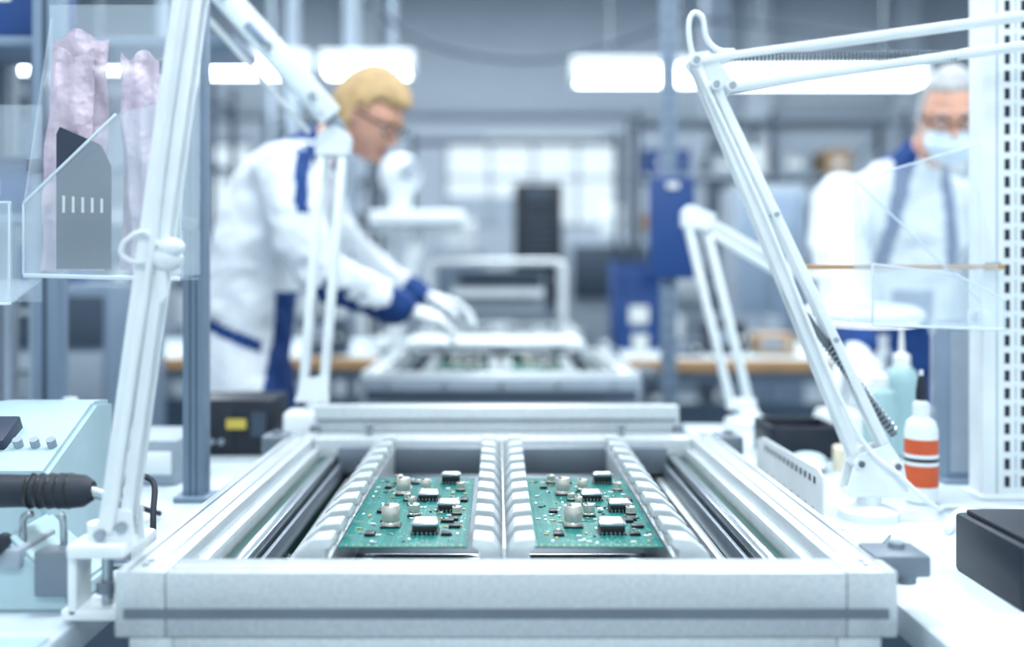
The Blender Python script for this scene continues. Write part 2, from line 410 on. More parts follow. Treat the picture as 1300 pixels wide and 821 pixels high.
for dy in(-.011,.011):
    L.bar((-.34,y+dy,1.495),(-.80,y+dy-.2,1.60),.010,.006,WPAINT); L.bar((-.34,y+dy,1.465),(-.80,y+dy-.2,1.57),.010,.006,WPAINT)
L.box(-1.15,-.79,y-.26,y-.16,1.55,1.58,WPAINT,.01)
L.tube([(-.41,y-.02,.88),(-.385,y-.022,1.05),(-.366,y-.022,1.17),(-.35,y-.022,1.3),(-.325,y-.022,1.47)],.004,WPAINT)
L.ball((-.352,y-.012,1.168),.017,WPAINT,(1,.9,.8)); L.ball((-.345,y-.02,1.180),.011,WPAINT,(1.3,.8,.9))
L.prism([(-.362,y-.018,1.165),(-.352,y-.018,1.165),(-.350,y-.018,1.128),(-.358,y-.018,1.120)],(0,.004,0),WPAINT)
L.tube([(-.352,y-.02,1.175),(-.372,y-.02,1.196),(-.393,y-.02,1.187),(-.397,y-.02,1.172),(-.380,y-.02,1.164),(-.356,y-.02,1.170)],.0026,WPAINT)
L.done()
y=1.98
L=B('articulated_bench_lamp')
L.box(-.425,-.325,y-.035,y+.045,.782,.875,WPAINT,.006); L.cyl((-.365,y,.875),(-.365,y,.915),.022,WPAINT)
for dy in(-.014,.014):
    L.bar((-.392,y+dy,.905),(-.352,y+dy,1.40),.015,.007,WPAINT)
    L.bar((-.350,y+dy,.915),(-.310,y+dy,1.405),.015,.007,WPAINT)
L.prism([(-.405,y-.022,.895),(-.335,y-.022,.895),(-.338,y-.022,.95),(-.39,y-.022,.94)],(0,.003,0),WPAINT)
L.prism([(-.366,y-.02,1.385),(-.298,y-.02,1.385),(-.292,y-.02,1.425),(-.33,y-.02,1.45),(-.362,y-.02,1.43)],(0,.04,0),WPAINT,.004)
L.bar((-.315,y,1.43),(-.36,y-.02,1.50),.03,.02,GREYB)
L.bar((-.33,y-.03,1.46),(-.66,y-.10,1.84),.050,.016,WPAINT,.005)
L.bar((-.350,y-.045,1.465),(-.665,y-.108,1.825),.020,.006,LENSM)
L.bar((-.375,y-.02,1.43),(-.72,y-.09,1.825),.010,.012,WPAINT)
L.bar((-.452,y-.066,1.595),(-.487,y-.074,1.635),.016,.008,GPAINT)
for t in(.1,.35,.6): L.cyl((-.33-.33*t,y-.05-.07*t,1.46+.38*t),(-.33-.33*t,y-.02-.07*t,1.46+.38*t),.008,STEEL)
L.done()
y=2.36
L=B('magnifier_lamp')
L.lathe((.60,y,.78),[(.055,0),(.055,.02),(.03,.03),(.02,.05)],WPAINT)
for dy in(-.014,.014):
    L.bar((.56,y+dy,.83),(.448,y+dy,1.29),.015,.007,WPAINT)
    L.bar((.605,y+dy,.83),(.497,y+dy,1.265),.015,.007,WPAINT)
L.prism([(.44,y-.02,1.26),(.51,y-.02,1.25),(.52,y-.02,1.29),(.46,y-.02,1.315),(.44,y-.02,1.30)],(0,.04,0),WPAINT,.003)
L.box(.55,.615,y-.02,y+.02,.825,.85,WPAINT)
for dy in(-.014,.014):
    L.bar((.46,y+dy,1.30),(.70,y+dy,1.165),.014,.007,WPAINT)
    L.bar((.48,y+dy,1.265),(.70,y+dy,1.135),.014,.007,WPAINT)
L.bar((.69,y,1.16),(.80,y,1.14),.02,.02,WPAINT); L.cyl((.80,y,1.15),(.80,y,1.07),.012,WPAINT)
M=Matrix.Translation((.87,y-.02,1.052))@Euler((math.radians(4),0,0)).to_matrix().to_4x4()
L.lathe((0,0,0),[(.125,-.012),(.135,-.006),(.135,.012),(.12,.02),(.085,.02),(.08,.012),(.08,-.012)],WPAINT,M=M)
L.lathe((0,0,0),[(.122,-.016),(.122,-.012),(.084,-.012),(.084,-.016)],LED,M=M)
L.done()

# ------------------------------------------------------------------ posts, right side
p=B('perforated_upright_post')
x0,x1,y0,y1=.798,.925,1.62,1.67
p.box(x0,x1,y0,y1,.78,2.35,WPAINT,.003)
z=.80
while z<2.33:
    for x in (x0+.040,x0+.067): p.box(x-.0045,x+.0045,y0-.0006,y0+.002,z,z+.018,BLACK,.0003)
    p.box(x0+.053,x0+.055,y0-.0004,y0+.001,z,z+.022,GREYB,0)
    z+=.029
p.box(x0+.022,x0+.024,y0-.0006,y0+.001,.79,2.34,GREYB,0)
p.box(x0-.01,x1+.01,y0-.01,y1+.01,.78,.788,WPAINT)
p.done()
p=B('grey_support_post'); p.box(.792,.85,1.74,1.79,.78,1.06,GPAINT,.003); p.box(.80,.84,1.739,1.742,.80,1.05,GREYB,0); p.box(.785,.857,1.73,1.80,.78,.788,GPAINT); p.done()
def plate(b,pts,ext,m=CLEAR): b.prism(pts,ext,m)
a=B('acrylic_document_holder')
yy=1.50
plate(a,[(.57,yy,1.075),(.775,yy,1.068),(.775,yy,1.11),(.70,yy,1.15),(.57,yy,1.165)],(0,.003,0))
plate(a,[(.57,yy+.075,1.075),(.775,yy+.075,1.068),(.775,yy+.075,1.36),(.57,yy+.075,1.30)],(0,.003,0))
plate(a,[(.57,yy,1.072),(.775,yy,1.065),(.775,yy+.11,1.065),(.57,yy+.11,1.072)],(0,0,.003))
plate(a,[(.57,yy,1.075),(.57,yy+.078,1.075),(.57,yy+.078,1.30),(.57,yy,1.165)],(.003,0,0))
plate(a,[(.772,yy,1.068),(.772,yy+.11,1.068),(.772,yy+.11,1.34),(.772,yy,1.11)],(.003,0,0))
a.bar((.572,yy+.002,1.166),(.70,yy+.002,1.150),.003,.004,CLEARE); a.bar((.70,yy+.002,1.150),(.775,yy+.002,1.11),.003,.004,CLEARE)
a.bar((.575,yy+.076,1.30),(.775,yy+.08,1.105),.003,.003,CLEARE)
a.bar((.57,yy,1.073),(.775,yy,1.066),.004,.004,CLEARE); a.bar((.571,yy,1.075),(.571,yy,1.165),.003,.003,CLEARE); a.bar((.57,yy+.077,1.30),(.775,yy+.077,1.36),.003,.003,CLEARE)
a.box(.775,.797,yy+.09,1.625,1.07,1.09,WPAINT)
a.done()
b=B('wooden_ruler'); b.box(.48,.82,1.59,1.603,1.158,1.166,WOOD,.001); b.box(.80,.82,1.603,1.62,1.156,1.17,STEEL); b.done()

b=B('glue_bottle'); c=(.688,1.6,.78)
b.lathe(c,[(.022,0),(.0255,.004),(.0255,.118),(.022,.132),(.012,.140)],WPAINT)
b.lathe(c,[(.0262,.028),(.0262,.104)],ORANGE)
b.lathe(c,[(.0265,.062),(.0265,.080)],WPAINT); b.lathe(c,[(.0266,.068),(.0266,.074)],CHIP)
b.lathe(c,[(.013,.138),(.013,.160),(.006,.168),(.0035,.20),(.003,.215)],WPAINT)
b.lathe(c,[(.0085,.166),(.0085,.18),(.006,.200),(.004,.206)],BLACK)
b.done()
b=B('solvent_bottle'); c=(.82,2.0,.78)
b.lathe(c,[(.03,0),(.034,.005),(.034,.15),(.03,.17),(.016,.185)],BOTG); b.lathe(c,[(.017,.18),(.017,.205),(.006,.21),(.003,.262)],CHIPW); b.done()
b=B('solvent_bottle'); c=(.745,1.92,.78)
b.lathe(c,[(.028,0),(.032,.005),(.032,.12),(.028,.14),(.014,.15)],BOTG); b.lathe(c,[(.015,.15),(.015,.17),(.005,.18),(.003,.21)],CHIPW); b.done()

b=B('slotted_bracket_plate')
b.prism([(.468,1.42,.785),(.468,1.78,.785),(.468,1.78,.852),(.468,1.74,.862),(.468,1.44,.866),(.468,1.42,.858)],(.003,0,0),WPAINT)
for i in range(13): b.box(.4672,.4682,1.45+i*.022,1.459+i*.022,.842,.852,GDARK,0)
for i in range(8): b.box(.4672,.4682,1.46+i*.036,1.466+i*.036,.80,.806,GREYB,0)
b.box(.468,.50,1.42,1.78,.78,.785,WPAINT); b.done()
b=B('black_component_tray'); b.box(.545,.685,1.96,2.10,.78,.785,BLACK)
for q in((.545,.551,1.96,2.10),(.679,.685,1.96,2.10),(.545,.685,1.96,1.966),(.545,.685,2.094,2.10)): b.box(q[0],q[1],q[2],q[3],.785,.845,BLACK)
b.done()
b=B('tape_roll'); b.lathe((.665,1.85,.78),[(.034,0),(.034,.045),(.02,.045),(.02,0.001)],mat('cream_tape','D9D2BC',.5)); b.done()
b=B('white_parts_box'); b.box(.72,.80,2.15,2.25,.78,.84,WPAINT,.006).box(.725,.795,2.16,2.24,.84,.846,CHIPW); b.done()
b=B('component_drawer_box'); b.box(.93,1.15,1.95,2.15,.78,.86,GREYB,.006).box(.94,1.14,1.945,1.952,.80,.84,WPAINT); b.done()
b=B('blister_bag'); b.ball((.57,1.84,.793),.042,WPAINT,(1,.9,.3)); b.ball((.59,1.87,.797),.034,TEAL,(1,1,.45)); b.done()
b=B('black_storage_box'); b.box(.575,.72,1.08,1.24,.78,.852,BLACK,.005).box(.585,.71,1.09,1.23,.852,.858,BLACK2); b.box(.58,.716,1.078,1.081,.80,.812,GDARK,0); b.done()
b=B('white_cable'); b.tube([(.64,1.40,.785),(.69,1.46,.80),(.75,1.42,.79),(.80,1.48,.786),(.9,1.44,.786)],.005,WPAINT); b.tube([(.74,1.33,.785),(.70,1.36,.786),(.76,1.42,.786),(.88,1.36,.786)],.005,WPAINT); b.box(.715,.76,1.30,1.335,.78,.795,WPAINT); b.done()
b=B('steel_tweezers'); b.bar((.50,1.30,.784),(.55,1.38,.784),.004,.003,STEEL); b.bar((.505,1.295,.784),(.55,1.38,.784),.004,.003,STEEL); b.done()

# ------------------------------------------------------------------ left side
p=B('aluminium_profile_post'); x=-.513
p.box(x,x+.036,1.60,1.636,.78,2.4,GPAINT,.003)
for dx in (.012,.022): p.box(x+dx,x+dx+.002,1.5992,1.601,.79,2.4,GDARK,0)
p.box(x-.012,x+.048,1.59,1.646,.78,.79,GPAINT); p.done()
for (x,yy,w) in ((-.895,1.89,.05),(-1.10,2.14,.04),(-1.02,2.14,.03)):
    p=B('aluminium_profile_post'); p.box(x,x+w,yy,yy+w,.78,2.4,GPAINT if w>.045 else GREYB,.003); p.box(x+w*.4,x+w*.6,yy-.0008,yy+.001,.79,2.4,GDARK,0); p.done()
s=B('bench_shelf'); s.box(-1.9,-.52,1.945,2.135,1.60,1.62,GPAINT,.003); s.box(-1.9,-.9,1.955,2.135,1.25,1.27,GPAINT); s.done()
def bin_(x0,x1,y0,y1,z0,z1,m=BLUE,name='blue_storage_bin'):
    b=B(name); t=.006
    b.box(x0,x1,y0,y1,z0,z0+t,m); b.box(x0,x1,y1-t,y1,z0,z1,m); b.box(x0,x0+t,y0,y1,z0,z1,m); b.box(x1-t,x1,y0,y1,z0,z1,m)
    b.box(x0,x1,y0,y0+t,z0,z0+(z1-z0)*.7,m); b.box(x0-.006,x1+.006,y0-.006,y0+t,z0+(z1-z0)*.66,z0+(z1-z0)*.72,m,.002); b.box(x0-.005,x1+.005,y1-.01,y1+.003,z1-.012,z1,m)
    b.box(x0+(x1-x0)*.3,x0+(x1-x0)*.7,y0-.002,y0+.001,z0+(z1-z0)*.3,z0+(z1-z0)*.5,CHIPW,0); b.done()
bin_(-1.12,-.905,1.96,2.12,1.621,1.86); bin_(-1.36,-1.14,1.96,2.12,1.621,1.86)
bin_(-1.16,-.93,1.97,2.12,1.271,1.40); bin_(-1.4,-1.18,1.97,2.12,1.271,1.42)
a=B('acrylic_wall_pocket'); yy=1.38
X0,X1=-.665,-.445
plate(a,[(X0,yy,1.15),(X1,yy,1.145),(X1,yy,1.40),(X0+.13,yy,1.375),(X0,yy,1.25)],(0,.003,0))
plate(a,[(X0,yy+.08,1.15),(X1,yy+.08,1.15),(X1,yy+.08,1.55),(X0,yy+.08,1.55)],(0,.003,0))
plate(a,[(X0,yy,1.147),(X1,yy,1.142),(X1,yy+.083,1.142),(X0,yy+.083,1.147)],(0,0,.004))
plate(a,[(X0,yy,1.15),(X0,yy+.083,1.15),(X0,yy+.083,1.53),(X0,yy,1.25)],(.003,0,0))
plate(a,[(X1,yy,1.145),(X1,yy+.083,1.15),(X1,yy+.083,1.53),(X1,yy,1.40)],(.003,0,0))
a.bar((X0,yy,1.25),(X0+.13,yy,1.375),.004,.004,CLEARE); a.bar((X0,yy,1.149),(X1,yy,1.144),.006,.005,CLEARE); a.bar((X0,yy,1.15),(X0,yy,1.25),.003,.003,CLEARE); a.bar((X1,yy,1.15),(X1,yy,1.40),.003,.003,CLEARE)
for z in (1.22,1.45): a.box(-.507,-.485,yy+.083,1.602,z,z+.02,ALUD)
a.done()
a=B('acrylic_wall_pocket')
plate(a,[(-.79,1.36,1.11),(-.672,1.36,1.11),(-.672,1.36,1.25),(-.79,1.36,1.25)],(0,.003,0)); plate(a,[(-.79,1.36,1.11),(-.672,1.36,1.11),(-.672,1.45,1.14),(-.79,1.45,1.14)],(0,0,.003)); plate(a,[(-.79,1.45,1.11),(-.672,1.45,1.11),(-.672,1.45,1.4),(-.79,1.45,1.4)],(0,.003,0))
a.bar((-.79,1.36,1.25),(-.672,1.36,1.25),.003,.003,CLEARE); a.bar((-.79,1.36,1.11),(-.672,1.36,1.11),.004,.004,CLEARE); a.bar((-.675,1.36,1.11),(-.675,1.36,1.25),.003,.003,CLEARE); a.box(-.69,-.655,1.44,1.463,1.30,1.32,ALUD); a.done()
def bag(x0,x1,z0,z1,y,seed,tilt=0):
    t=bmesh.new(); bmesh.ops.create_grid(t,x_segments=14,y_segments=26,size=.5)
    r=random.Random(seed); ph=[r.uniform(0,6) for _ in range(4)]
    for v in t.verts:
        u,w=v.co.x,v.co.y
        e=1+.05*math.sin(w*9+ph[0])
        d=.010*math.cos(u*PI)*(1)+.004*math.sin(u*14+w*6+ph[1])+.003*math.sin(w*21+ph[2]+u*5)
        v.co=Vector(((x0+x1)/2+u*(x1-x0)*e+tilt*w,y-d,(z0+z1)/2+w*(z1-z0)+.008*math.sin(u*8+ph[3])*(w+.5)))
    res=bmesh.ops.extrude_face_region(t,geom=t.faces[:]); vs=[g for g in res['geom'] if isinstance(g,bmesh.types.BMVert)]
    bmesh.ops.translate(t,vec=(0,.004,0),verts=vs); bmesh.ops.recalc_face_normals(t,faces=t.faces[:])
    b=B('antistatic_bag'); b.merge(t,PINK); b.done()
bag(-.66,-.575,1.156,1.50,1.445,1,.01); bag(-.55,-.495,1.156,1.47,1.44,2); bag(-.655,-.59,1.156,1.47,1.425,3,.015)
b=B('slate_test_board'); b.prism([(-.627,1.398,1.158),(-.55,1.398,1.158),(-.55,1.398,1.305),(-.565,1.398,1.335),(-.622,1.398,1.36),(-.627,1.398,1.35)],(0,.004,0),SLATE)
for i in range(5): b.box(-.618+i*.0135,-.6145+i*.0135,1.3972,1.3985,1.238,1.262-.001*i,CHIPW,0)
b.done()

b=B('soldering_station')
b.prism([(-.72,1.24,.78),(-.72,1.46,.78),(-.72,1.46,.965),(-.72,1.40,.97),(-.72,1.24,.90)],(.150,0,0),TEAL,.006)
b.box(-.71,-.645,1.29,1.345,.900,.950,SLATE,.002,rot=(math.radians(28),0,0))
for i in range(3): b.cyl((-.63+.022*i,1.30,.918),(-.63+.022*i,1.29,.935),.006,GREYB)
b.done()
b=B('soldering_iron_holder')
b.prism([(-.56,1.08,.78),(-.468,1.08,.78),(-.47,1.08,.80),(-.54,1.08,.865),(-.56,1.08,.85)],(0,.11,0),TEAL,.004)
b.box(-.545,-.52,1.07,1.16,.83,.852,GREYB,.003); b.cyl((-.545,1.06,.856),(-.545,1.09,.856),.010,BLACK); b.cyl((-.545,1.055,.856),(-.545,1.06,.856),.005,STEEL)
b.tube([(-.53,1.1,.85),(-.53,1.1,.878),(-.52,1.1,.884)],.004,STEEL); b.tube([(-.485,1.1,.80),(-.485,1.1,.87),(-.49,1.1,.884)],.004,STEEL)
b.box(-.505,-.465,1.07,1.10,.80,.85,ALUD,.003)
b.done()
b=B('hot_air_gun')
P=[(-.60,.018),(-.57,.019),(-.53,.018),(-.49,.020),(-.470,.018),(-.460,.011)]
RY=Euler((0,math.radians(90),0)).to_matrix().to_4x4()
b.lathe((0,0,0),[(p[1],p[0]) for p in P],BLACK2,M=Matrix.Translation((0,1.12,.905))@RY)
b.cyl((-.465,1.12,.905),(-.44,1.12,.898),.007,STEEL)
for i in range(5): b.lathe((-.53+.011*i,1.12,.905),[(.0195,-.002),(.0205,0),(.0195,.002)],CHIP,M=RY)
b.tube([(-.60,1.12,.905),(-.66,1.14,.90),(-.70,1.15,.86),(-.72,1.19,.79)],.006,BLACK2)
b.done()
b=B('black_cable'); b.tube([(-.455,1.3,.786),(-.462,1.32,.83),(-.472,1.35,.865),(-.50,1.36,.872),(-.53,1.38,.85),(-.53,1.42,.82),(-.515,1.5,.786)],.004,BLACK2); b.done()
b=B('white_connector_block'); b.box(-.50,-.452,1.24,1.31,.78,.815,WPAINT,.006).box(-.494,-.462,1.235,1.242,.788,.806,GREYB); b.cyl((-.475,1.33,.795),(-.475,1.31,.795),.012,WPAINT); b.done()
b=B('black_power_supply'); b.box(-.635,-.455,2.0,2.14,.78,.895,BLACK,.005); b.box(-.63,-.535,1.996,2.001,.79,.885,BLACK2,.001); b.box(-.55,-.51,1.993,1.997,.836,.856,YELLOW,0)
for i in range(4): b.cyl((-.62+.02*i,1.990,.81),(-.62+.02*i,2.0,.81),.006,GREYB)
b.box(-.50,-.47,1.994,1.999,.82,.87,GDARK,0); b.done()
b=B('white_spray_bottle'); b.lathe((-.76,1.75,.78),[(.035,0),(.035,.09),(.028,.11),(.012,.12),(.012,.15)],WPAINT); b.done()
b=B('grey_parts_box'); b.box(-.70,-.56,1.72,1.88,.78,.86,GREYB,.006).box(-.69,-.57,1.715,1.722,.80,.84,WPAINT); b.done()
bin_(-1.05,-.84,1.5,1.7,.78,.92,GDARK,'dark_storage_bin')
b=B('bench_mat'); b.box(-1.2,-.455,.75,1.0,.78,.783,TEAL); b.done()
b=B('tool_cabinet'); b.box(-2.4,-1.18,3.0,3.5,0,1.12,GPAINT,.01)
for i in range(6):
    for k in range(2): b.box(-2.37+k*.60,-1.80+k*.60,2.985,3.0,.08+i*.17,.23+i*.17,GREYB if i<5 else GDARK,.004); b.box(-2.2+k*.6,-1.97+k*.6,2.975,2.985,.17+i*.17,.19+i*.17,STEEL,.003)
b.box(-2.2,-1.9,3.1,3.3,1.12,1.3,WPAINT,.01); b.box(-1.6,-1.35,3.1,3.3,1.12,1.24,BLUE,.01); b.done()

# ------------------------------------------------------------------ hood over the line + background line
b=B('inspection_hood')
pts=[]
for (cx,cz,a0) in ((.26,1.165,0),(-.27,1.165,90)):
    for k in range(7):
        a=math.radians(a0+15*k); pts.append((cx+.035*math.cos(a),4.42,cz+.035*math.sin(a)))
path=[(.295,4.42,.80)]+pts+[(-.305,4.42,.80)]
b.tube(path,.014,WPAINT,smooth=False)
b.tube([(p[0],4.66,p[2]) for p in path],.014,WPAINT,smooth=False)
b.box(-.28,.27,4.42,4.66,1.186,1.202,WPAINT)
b.box(-.22,.22,4.55,4.57,.95,1.16,GREYB,.01); b.box(-.21,.21,4.50,4.52,1.04,1.075,WPAINT,.004); b.box(-.30,.29,4.53,4.56,.93,.96,ALUD)
b.box(-.18,.2,4.545,4.552,1.09,1.14,GDARK,.002)
b.box(-.32,-.285,4.40,4.68,.782,.80,WPAINT); b.box(.28,.315,4.40,4.68,.782,.80,WPAINT)
b.done()
b=B('white_tray'); b.box(-.30,.28,3.15,3.5,.905,.93,WPAINT,.004)
for x in (-.29,.26): b.box(x,x+.01,3.2,3.24,.872,.905,ALUD); b.box(x,x+.01,3.42,3.46,.872,.905,ALUD)
b.box(-.25,.23,3.145,3.151,.908,.92,ALUD,0); b.done()
b=B('white_inspection_machine')
b.box(-.56,-.14,4.25,4.65,1.335,1.42,WPAINT,.02); b.box(-.545,-.16,4.24,4.26,1.35,1.37,GREYB,.004)
b.prism([(-.38,4.35,1.336),(-.31,4.35,1.336),(-.445,4.35,.80),(-.515,4.35,.80)],(0,.05,0),WPAINT); b.box(-.5,-.475,4.5,4.56,.80,1.336,WPAINT)
b.box(-.56,-.475,4.3,4.6,.80,.86,WPAINT,.01)
b.ball((-.44,4.45,1.59),.095,WPAINT,(1,1,1)); b.cyl((-.44,4.45,1.41),(-.44,4.45,1.52),.05,WPAINT); b.cyl((-.40,4.38,1.60),(-.38,4.35,1.61),.045,GREYB)
b.done()

p=B('perforated_upright_post'); p.box(.55,.60,3.30,3.34,0,2.9,GPAINT,.003)
z=.3
while z<2.85: p.box(.57,.578,3.2992,3.301,z,z+.02,BLACK,0); z+=.05
p.box(.53,.62,3.28,3.36,0,.01,GPAINT); p.done()
b=B('blue_information_board'); b.box(.505,.655,3.27,3.298,1.13,1.47,BLUE,.006); b.box(.56,.60,3.262,3.272,1.43,1.45,CHIPW,.001); b.done()
bin_(.53,.745,4.45,4.7,.80,1.20)
bin_(1.0,1.3,4.5,4.8,.80,.95,GREYB,'grey_storage_bin')
b=B('paper_cup'); b.lathe((.60,4.15,.80),[(.028,0),(.036,.09),(.033,.09),(.026,.004)],CHIPW); b.done()
for (x,yy,h,m) in ((.9,4.2,.14,BLACK),(1.42,4.2,.10,WPAINT),(1.1,4.15,.09,CARD),(1.6,4.4,.2,BLACK),(.70,4.12,.07,GDARK),(-.80,4.14,.16,GDARK),(-1.3,4.2,.2,GREYB)):
    b=B('bench_instrument'); b.box(x,x+.16,yy,yy+.16,.80,.80+h,m,.008); b.box(x+.01,x+.1,yy-.004,yy+.001,.80+h*.3,.80+h*.8,GREYB,.001); b.cyl((x+.13,yy-.01,.80+h*.5),(x+.13,yy,.80+h*.5),.01,CHIPW); b.done()

b=B('black_equipment_cabinet'); b.box(.13,.50,7.6,8.0,0,1.84,BLACK,.02); b.box(.16,.47,7.585,7.60,1.0,1.75,BLACK2,.006)
for i in range(8): b.box(.19,.44,7.578,7.587,1.25+i*.05,1.27+i*.05,GDARK,.001)
b.box(.17,.46,7.58,7.60,.2,.9,GDARK,.005); b.cyl((.45,7.56,1.1),(.45,7.585,1.1),.02,STEEL); b.box(.22,.41,7.57,7.6,1.68,1.80,GDARK,.004); b.done()

def shelving(x0,x1,y0,y1,H,levels,seed,name='stocked_steel_shelving'):
    s=B(name)
    for x in (x0,(x0+x1)/2,x1):
        for yy in (y0,y1): s.box(x-.02,x+.02,yy-.02,yy+.02,0,H,GDARK)
    for z in levels: s.box(x0,x1,y0-.01,y1+.01,z-.03,z,GREYB)
    s.bar((x0,y1,.2),(x1,y1,H-.1),.02,.01,GPAINT)
    r=random.Random(seed)
    for z in levels[:-1]:
        x=x0+.05
        while x<x1-.3:
            w=r.uniform(.12,.34); h=r.uniform(.1,.26)
            if r.random()<.72:
                m=r.choice([CARD,GREYB,WPAINT,BLUE,GPAINT,GREYB,WPAINT,GDARK])
                s.box(x,x+w,y0+.05,y1-.05,z,z+h,m,.006); s.box(x+w*.3,x+w*.7,y0+.046,y0+.051,z+h*.3,z+h*.6,CHIPW,0)
                s.box(x-.004,x+w+.004,y0+.046,y1-.046,z+h-.03,z+h+.002,m,.003)
            x+=w+r.uniform(.02,.15)
    s.done()
shelving(1.0,2.9,7.0,7.5,2.3,[.15,.6,1.05,1.45,1.85,2.26],3)
shelving(3.1,5.2,7.0,7.5,2.3,[.15,.6,1.05,1.45,1.85,2.26],4)
shelving(-1.55,-.85,6.6,7.1,2.2,[.15,.6,1.05,1.45,1.8,2.17],5)
shelving(-3.7,-1.8,6.2,6.7,2.4,[.15,.6,1.05,1.45,1.85,2.3],6)
shelving(-5.8,-3.9,6.2,6.7,2.4,[.15,.6,1.05,1.45,1.85,2.3],9)
b=B('overhead_beam_rack')
b.box(-.72,1.0,8.1,8.16,2.20,2.24,GDARK)
for x in (-.70,.98): b.box(x-.02,x+.02,8.1,8.16,0,2.3,GDARK)
b.box(-.1,.85,8.08,8.18,2.24,2.28,WPAINT); b.done()
b=B('grey_machine_cabinet'); b.box(-.55,-.1,8.3,8.8,0,1.35,GREYB,.02); b.box(-.5,-.15,8.28,8.3,.8,1.25,GPAINT,.005); b.box(-.45,-.2,8.4,8.6,1.35,1.6,WPAINT,.02); b.done()
b=B('production_machine'); b.box(.6,2.2,9.2,10.2,0,1.5,GREYB,.03); b.box(.7,1.4,9.18,9.2,.9,1.4,GDARK,.01); b.box(1.5,2.1,9.18,9.2,.9,1.3,WPAINT,.01); b.box(1.0,1.2,9.5,9.7,1.5,1.8,WPAINT,.02); b.done()
b=B('production_machine'); b.box(-3.0,-1.2,9.2,10.2,0,1.7,WPAINT,.03); b.box(-2.8,-2.0,9.18,9.2,.9,1.5,GDARK,.01); b.box(-1.9,-1.4,9.18,9.2,1.0,1.4,BLUE,.01); b.done()
b=B('storage_locker'); b.box(1.35,1.75,5.6,6.0,0,1.65,GREYB,.01); b.box(1.37,1.55,5.585,5.6,.1,1.6,GPAINT,.004); b.box(1.56,1.73,5.585,5.6,.1,1.6,GPAINT,.004); b.cyl((1.53,5.57,.9),(1.53,5.59,.9),.012,STEEL); b.done()
for (x,yy,w,h) in ((-.86,5.5,.07,4.69),(-1.18,5.5,.06,4.69),(-1.28,5.5,.03,4.69),(1.63,7.7,.18,4.69),(-1.9,5.5,.06,4.69),(-.62,5.6,.04,4.69)):
    p=B('support_column'); p.box(x,x+w,yy,yy+w,0,h,GREYB,.004); p.box(x+w*.4,x+w*.6,yy-.001,yy+.001,.1,h,GPAINT,0); p.box(x-.03,x+w+.03,yy-.03,yy+w+.03,0,.015,GPAINT); p.done()
b=B('hanging_cable'); b.tube([(-.75,5.6,2.70),(-.45,5.6,2.48),(-.1,5.6,2.38),(.25,5.6,2.36),(.6,5.6,2.43),(1.0,5.6,2.56),(1.4,5.7,2.6),(2.4,5.8,2.5)],.014,GDARK); b.done()

def lumin(x0,x1,y,z):
    b=B('hanging_tube_light'); b.box(x0,x1,y-.09,y+.09,z+.05,z+.09,WPAINT,.01)
    for dy in (-.045,.045): b.cyl((x0+.03,y+dy,z+.0),(x1-.03,y+dy,z+.0),.035,TUBE)
    for x in (x0,x1-.03): b.box(x,x+.03,y-.09,y+.09,z-.03,z+.06,WPAINT,.004)
    for x in (x0+.2,x1-.2): b.cyl((x,y,z+.09),(x,y,RZ),.004,STEEL,seg=8)
    b.done()
lumin(.37,1.12,5.0,2.14); lumin(1.14,2.16,5.0,2.13)
lumin(-1.56,-.98,5.2,2.22); lumin(-.93,-.44,5.2,2.22)
lumin(-3.2,-1.9,5.2,2.25)

# ------------------------------------------------------------------ people
def sweep(t,pts,side,n=5,seg=20):
    P=[Vector(p[0]) for p in pts]; R=[Vector((p[1],p[2],0)) for p in pts]
    if len(P)>2: P=catmull(P,n); R=catmull(R,n)
    side=Vector(side); T=[]
    for i in range(len(P)): T.append((P[min(i+1,len(P)-1)]-P[max(i-1,0)]).normalized())
    secs=[]
    def cap(i,s):
        r=min(R[i].x,R[i].y); o=[]
        for a in (80,60,35): o.append((P[i]+T[i]*s*r*.8*math.sin(math.radians(a)),T[i],R[i]*math.cos(math.radians(a))))
        return o
    secs+=cap(0,-1); secs+=[(P[i],T[i],R[i]) for i in range(len(P))]; secs+=cap(len(P)-1,1)[::-1]
    rings=[]
    for p,d,r in secs:
        a=(side-d*side.dot(d)).normalized(); b=d.cross(a)
        rings.append([t.verts.new(p+a*r.x*math.cos(2*PI*k/seg)+b*r.y*math.sin(2*PI*k/seg)) for k in range(seg)])
    for u,v in zip(rings,rings[1:]):
        for k in range(seg): t.faces.new((u[k],u[(k+1)%seg],v[(k+1)%seg],v[k]))
    t.faces.new(rings[0][::-1]); t.faces.new(rings[-1])

def remeshed(name,t,mats,assign,voxel,parent,smooth=4,wr=0):
    bmesh.ops.recalc_face_normals(t,faces=t.faces[:])
    me=bpy.data.meshes.new(name); t.to_mesh(me); t.free()
    ob=bpy.data.objects.new(name,me); S.collection.objects.link(ob)
    m=ob.modifiers.new('r','REMESH'); m.mode='VOXEL'; m.voxel_size=voxel
    m=ob.modifiers.new('s','SMOOTH'); m.factor=.5; m.iterations=smooth
    if wr:
        for sc,st in ((.13,wr),(.05,wr*.45)):
            tx=bpy.data.textures.new('wrinkle','CLOUDS'); tx.noise_scale=sc; tx.noise_depth=1
            d=ob.modifiers.new('d','DISPLACE'); d.texture=tx; d.strength=st; d.mid_level=.5
    dg=bpy.context.evaluated_depsgraph_get(); dg.update()
    nm=bpy.data.meshes.new_from_object(ob.evaluated_get(dg))
    ob.modifiers.clear(); ob.data=nm
    nm.materials.clear()
    for q in mats: nm.materials.append(q)
    for p in nm.polygons:
        p.use_smooth=True; p.material_index=assign(p.center,p.normal) if assign else 0
    ob.parent=parent; return ob

